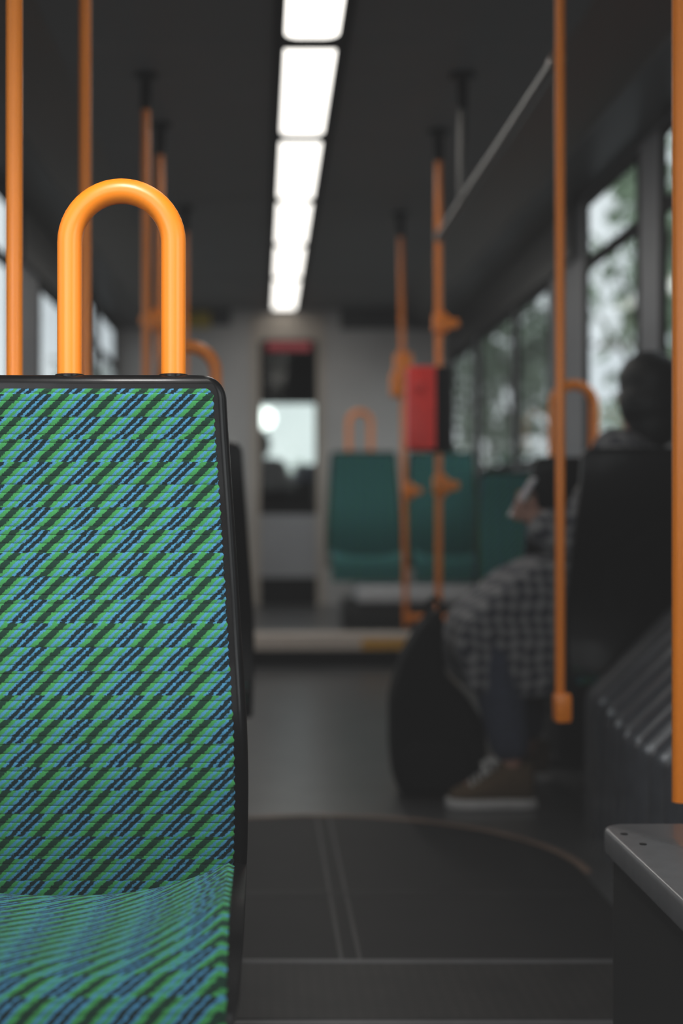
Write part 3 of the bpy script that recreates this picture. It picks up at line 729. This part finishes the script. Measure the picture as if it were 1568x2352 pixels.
tree(6.0, 37.5, 6.6, 1.8, 'tree outside the far right windows, between the red box and the slim pole', 'leafd', 3, n=1200)
tree(9.1, 31.0, 8.0, 1.6, 'green tree outside at the right, close to the right-edge pole', 'leaf', 4, n=1200)
tree(2.2, 42.0, 1.9, 2.2, 'low green tree seen ahead through the cab windscreen', 'leaf', 5, z0=-.2)
tree(-4.9, 42.0, 5.2, 1.8, 'grey-green tree outside the far left windows, seen inside the looped handle', 'leafd', 6, n=1000)
t = thing('bright_spot', 'round bright white light seen ahead through the cab windscreen', 'street lamp', (-.4, 40, -.7))  # glowing globe at a bright spot, source unidentified; post added
bm = BM(); bmesh.ops.create_uvsphere(bm, u_segments=20, v_segments=12, radius=.27, matrix=Matrix.Translation((.03, 40, 3.52))); obj('globe', bm, 'spotout', t)
bm = BM(); tube(bm, [(.03, 40.3, -.7), (.03, 40.3, 3.3), (.03, 40.1, 3.4)], .05, 8); obj('post', bm, 'black_matte', t)
# ------------------------------------------------------------------ light and world
wd = bpy.data.worlds.new('overcast'); bpy.context.scene.world = wd; wd.use_nodes = True
nt = wd.node_tree; nt.nodes.clear()
out = N(nt, 'ShaderNodeOutputWorld'); bg = N(nt, 'ShaderNodeBackground'); nt.links.new(bg.outputs[0], out.inputs[0])
tc = N(nt, 'ShaderNodeTexCoord'); nz = N(nt, 'ShaderNodeTexNoise'); nz.inputs['Scale'].default_value = 3; nz.inputs['Detail'].default_value = 6
nt.links.new(tc.outputs['Generated'], nz.inputs['Vector'])
r = N(nt, 'ShaderNodeValToRGB'); r.color_ramp.elements[0].position = .35; r.color_ramp.elements[1].position = .65
r.color_ramp.elements[0].color = (.62, .66, .72, 1); r.color_ramp.elements[1].color = (.95, .97, 1, 1)
nt.links.new(nz.outputs['Fac'], r.inputs[0]); nt.links.new(r.outputs[0], bg.inputs[0]); bg.inputs[1].default_value = 1.45
def area(name, loc, rot, sx, sy, e, col=(1, 1, 1), spread=180):
    l = bpy.data.lights.new(name, 'AREA'); l.shape = 'RECTANGLE'; l.size = sx; l.size_y = sy; l.energy = e; l.color = col; l.spread = math.radians(spread)
    o = bpy.data.objects.new(name, l); C.objects.link(o); o.location = loc; o.rotation_euler = rot; return o
def aim(o, p): o.rotation_euler = (V(p) - o.location).to_track_quat('-Z', 'Y').to_euler()
aim(area('fill_behind', (-.2, -1.5, 1.7), (0, 0, 0), 1.6, .8, 13, (.95, .98, 1)), (-.2, 2, .9))  # added fill lamp for camera-facing surfaces; the rear wall is closed
aim(area('seat_fill', (-.2, .95, 2.42), (0, 0, 0), .3, .6, 6, (1, .98, .95), 60), (-.25, 2.0, .88))  # added lamp aimed to grade the seat back, no fitting there
aim(area('daylight_left', (XL + .1, .5, 1.45), (0, 0, 0), 1.0, .8, 2.2, (.93, .97, 1), 75), (-.3, 2.2, 1.2))
aim(area('daylight_right', (XR - .1, .6, 1.45), (0, 0, 0), 1.0, .8, 2.2, (.95, .98, 1), 75), (.3, 2.2, 1.1))

area('panel_glow', (LX, 6.0, 2.50), (0, 0, 0), .2, 2.0, 7, (1, .97, .92))
area('panel_glow', (LX, 9.0, 2.50), (0, 0, 0), .2, 2.4, 8, (1, .97, .92))

# ------------------------------------------------------------------ camera
cd = bpy.data.cameras.new('camera'); cam = bpy.data.objects.new('camera', cd); C.objects.link(cam)
cam.location = CAM; cam.rotation_euler = (PI/2, 0, 0)
cd.sensor_fit = 'VERTICAL'; cd.sensor_height = 36; cd.sensor_width = 24; cd.lens = 50
cd.shift_x = 179/2352; cd.shift_y = -6/2352
cd.clip_start = .05; cd.clip_end = 300
cd.dof.use_dof = True; cd.dof.focus_distance = 2.04; cd.dof.aperture_fstop = 1.95; cd.dof.aperture_blades = 0
sc = bpy.context.scene; sc.camera = cam
sc.cycles.use_denoising = True
sc.cycles.sample_clamp_indirect = 4
sc.cycles.max_bounces = 8; sc.cycles.transparent_max_bounces = 12
sc.view_settings.view_transform = 'Standard'; sc.view_settings.look = 'None'
sc.view_settings.use_curve_mapping = True
cm = sc.view_settings.curve_mapping; cu = cm.curves[3]
cu.points[0].location = (0, .0125); cu.points[1].location = (1, 1)
cm.update()
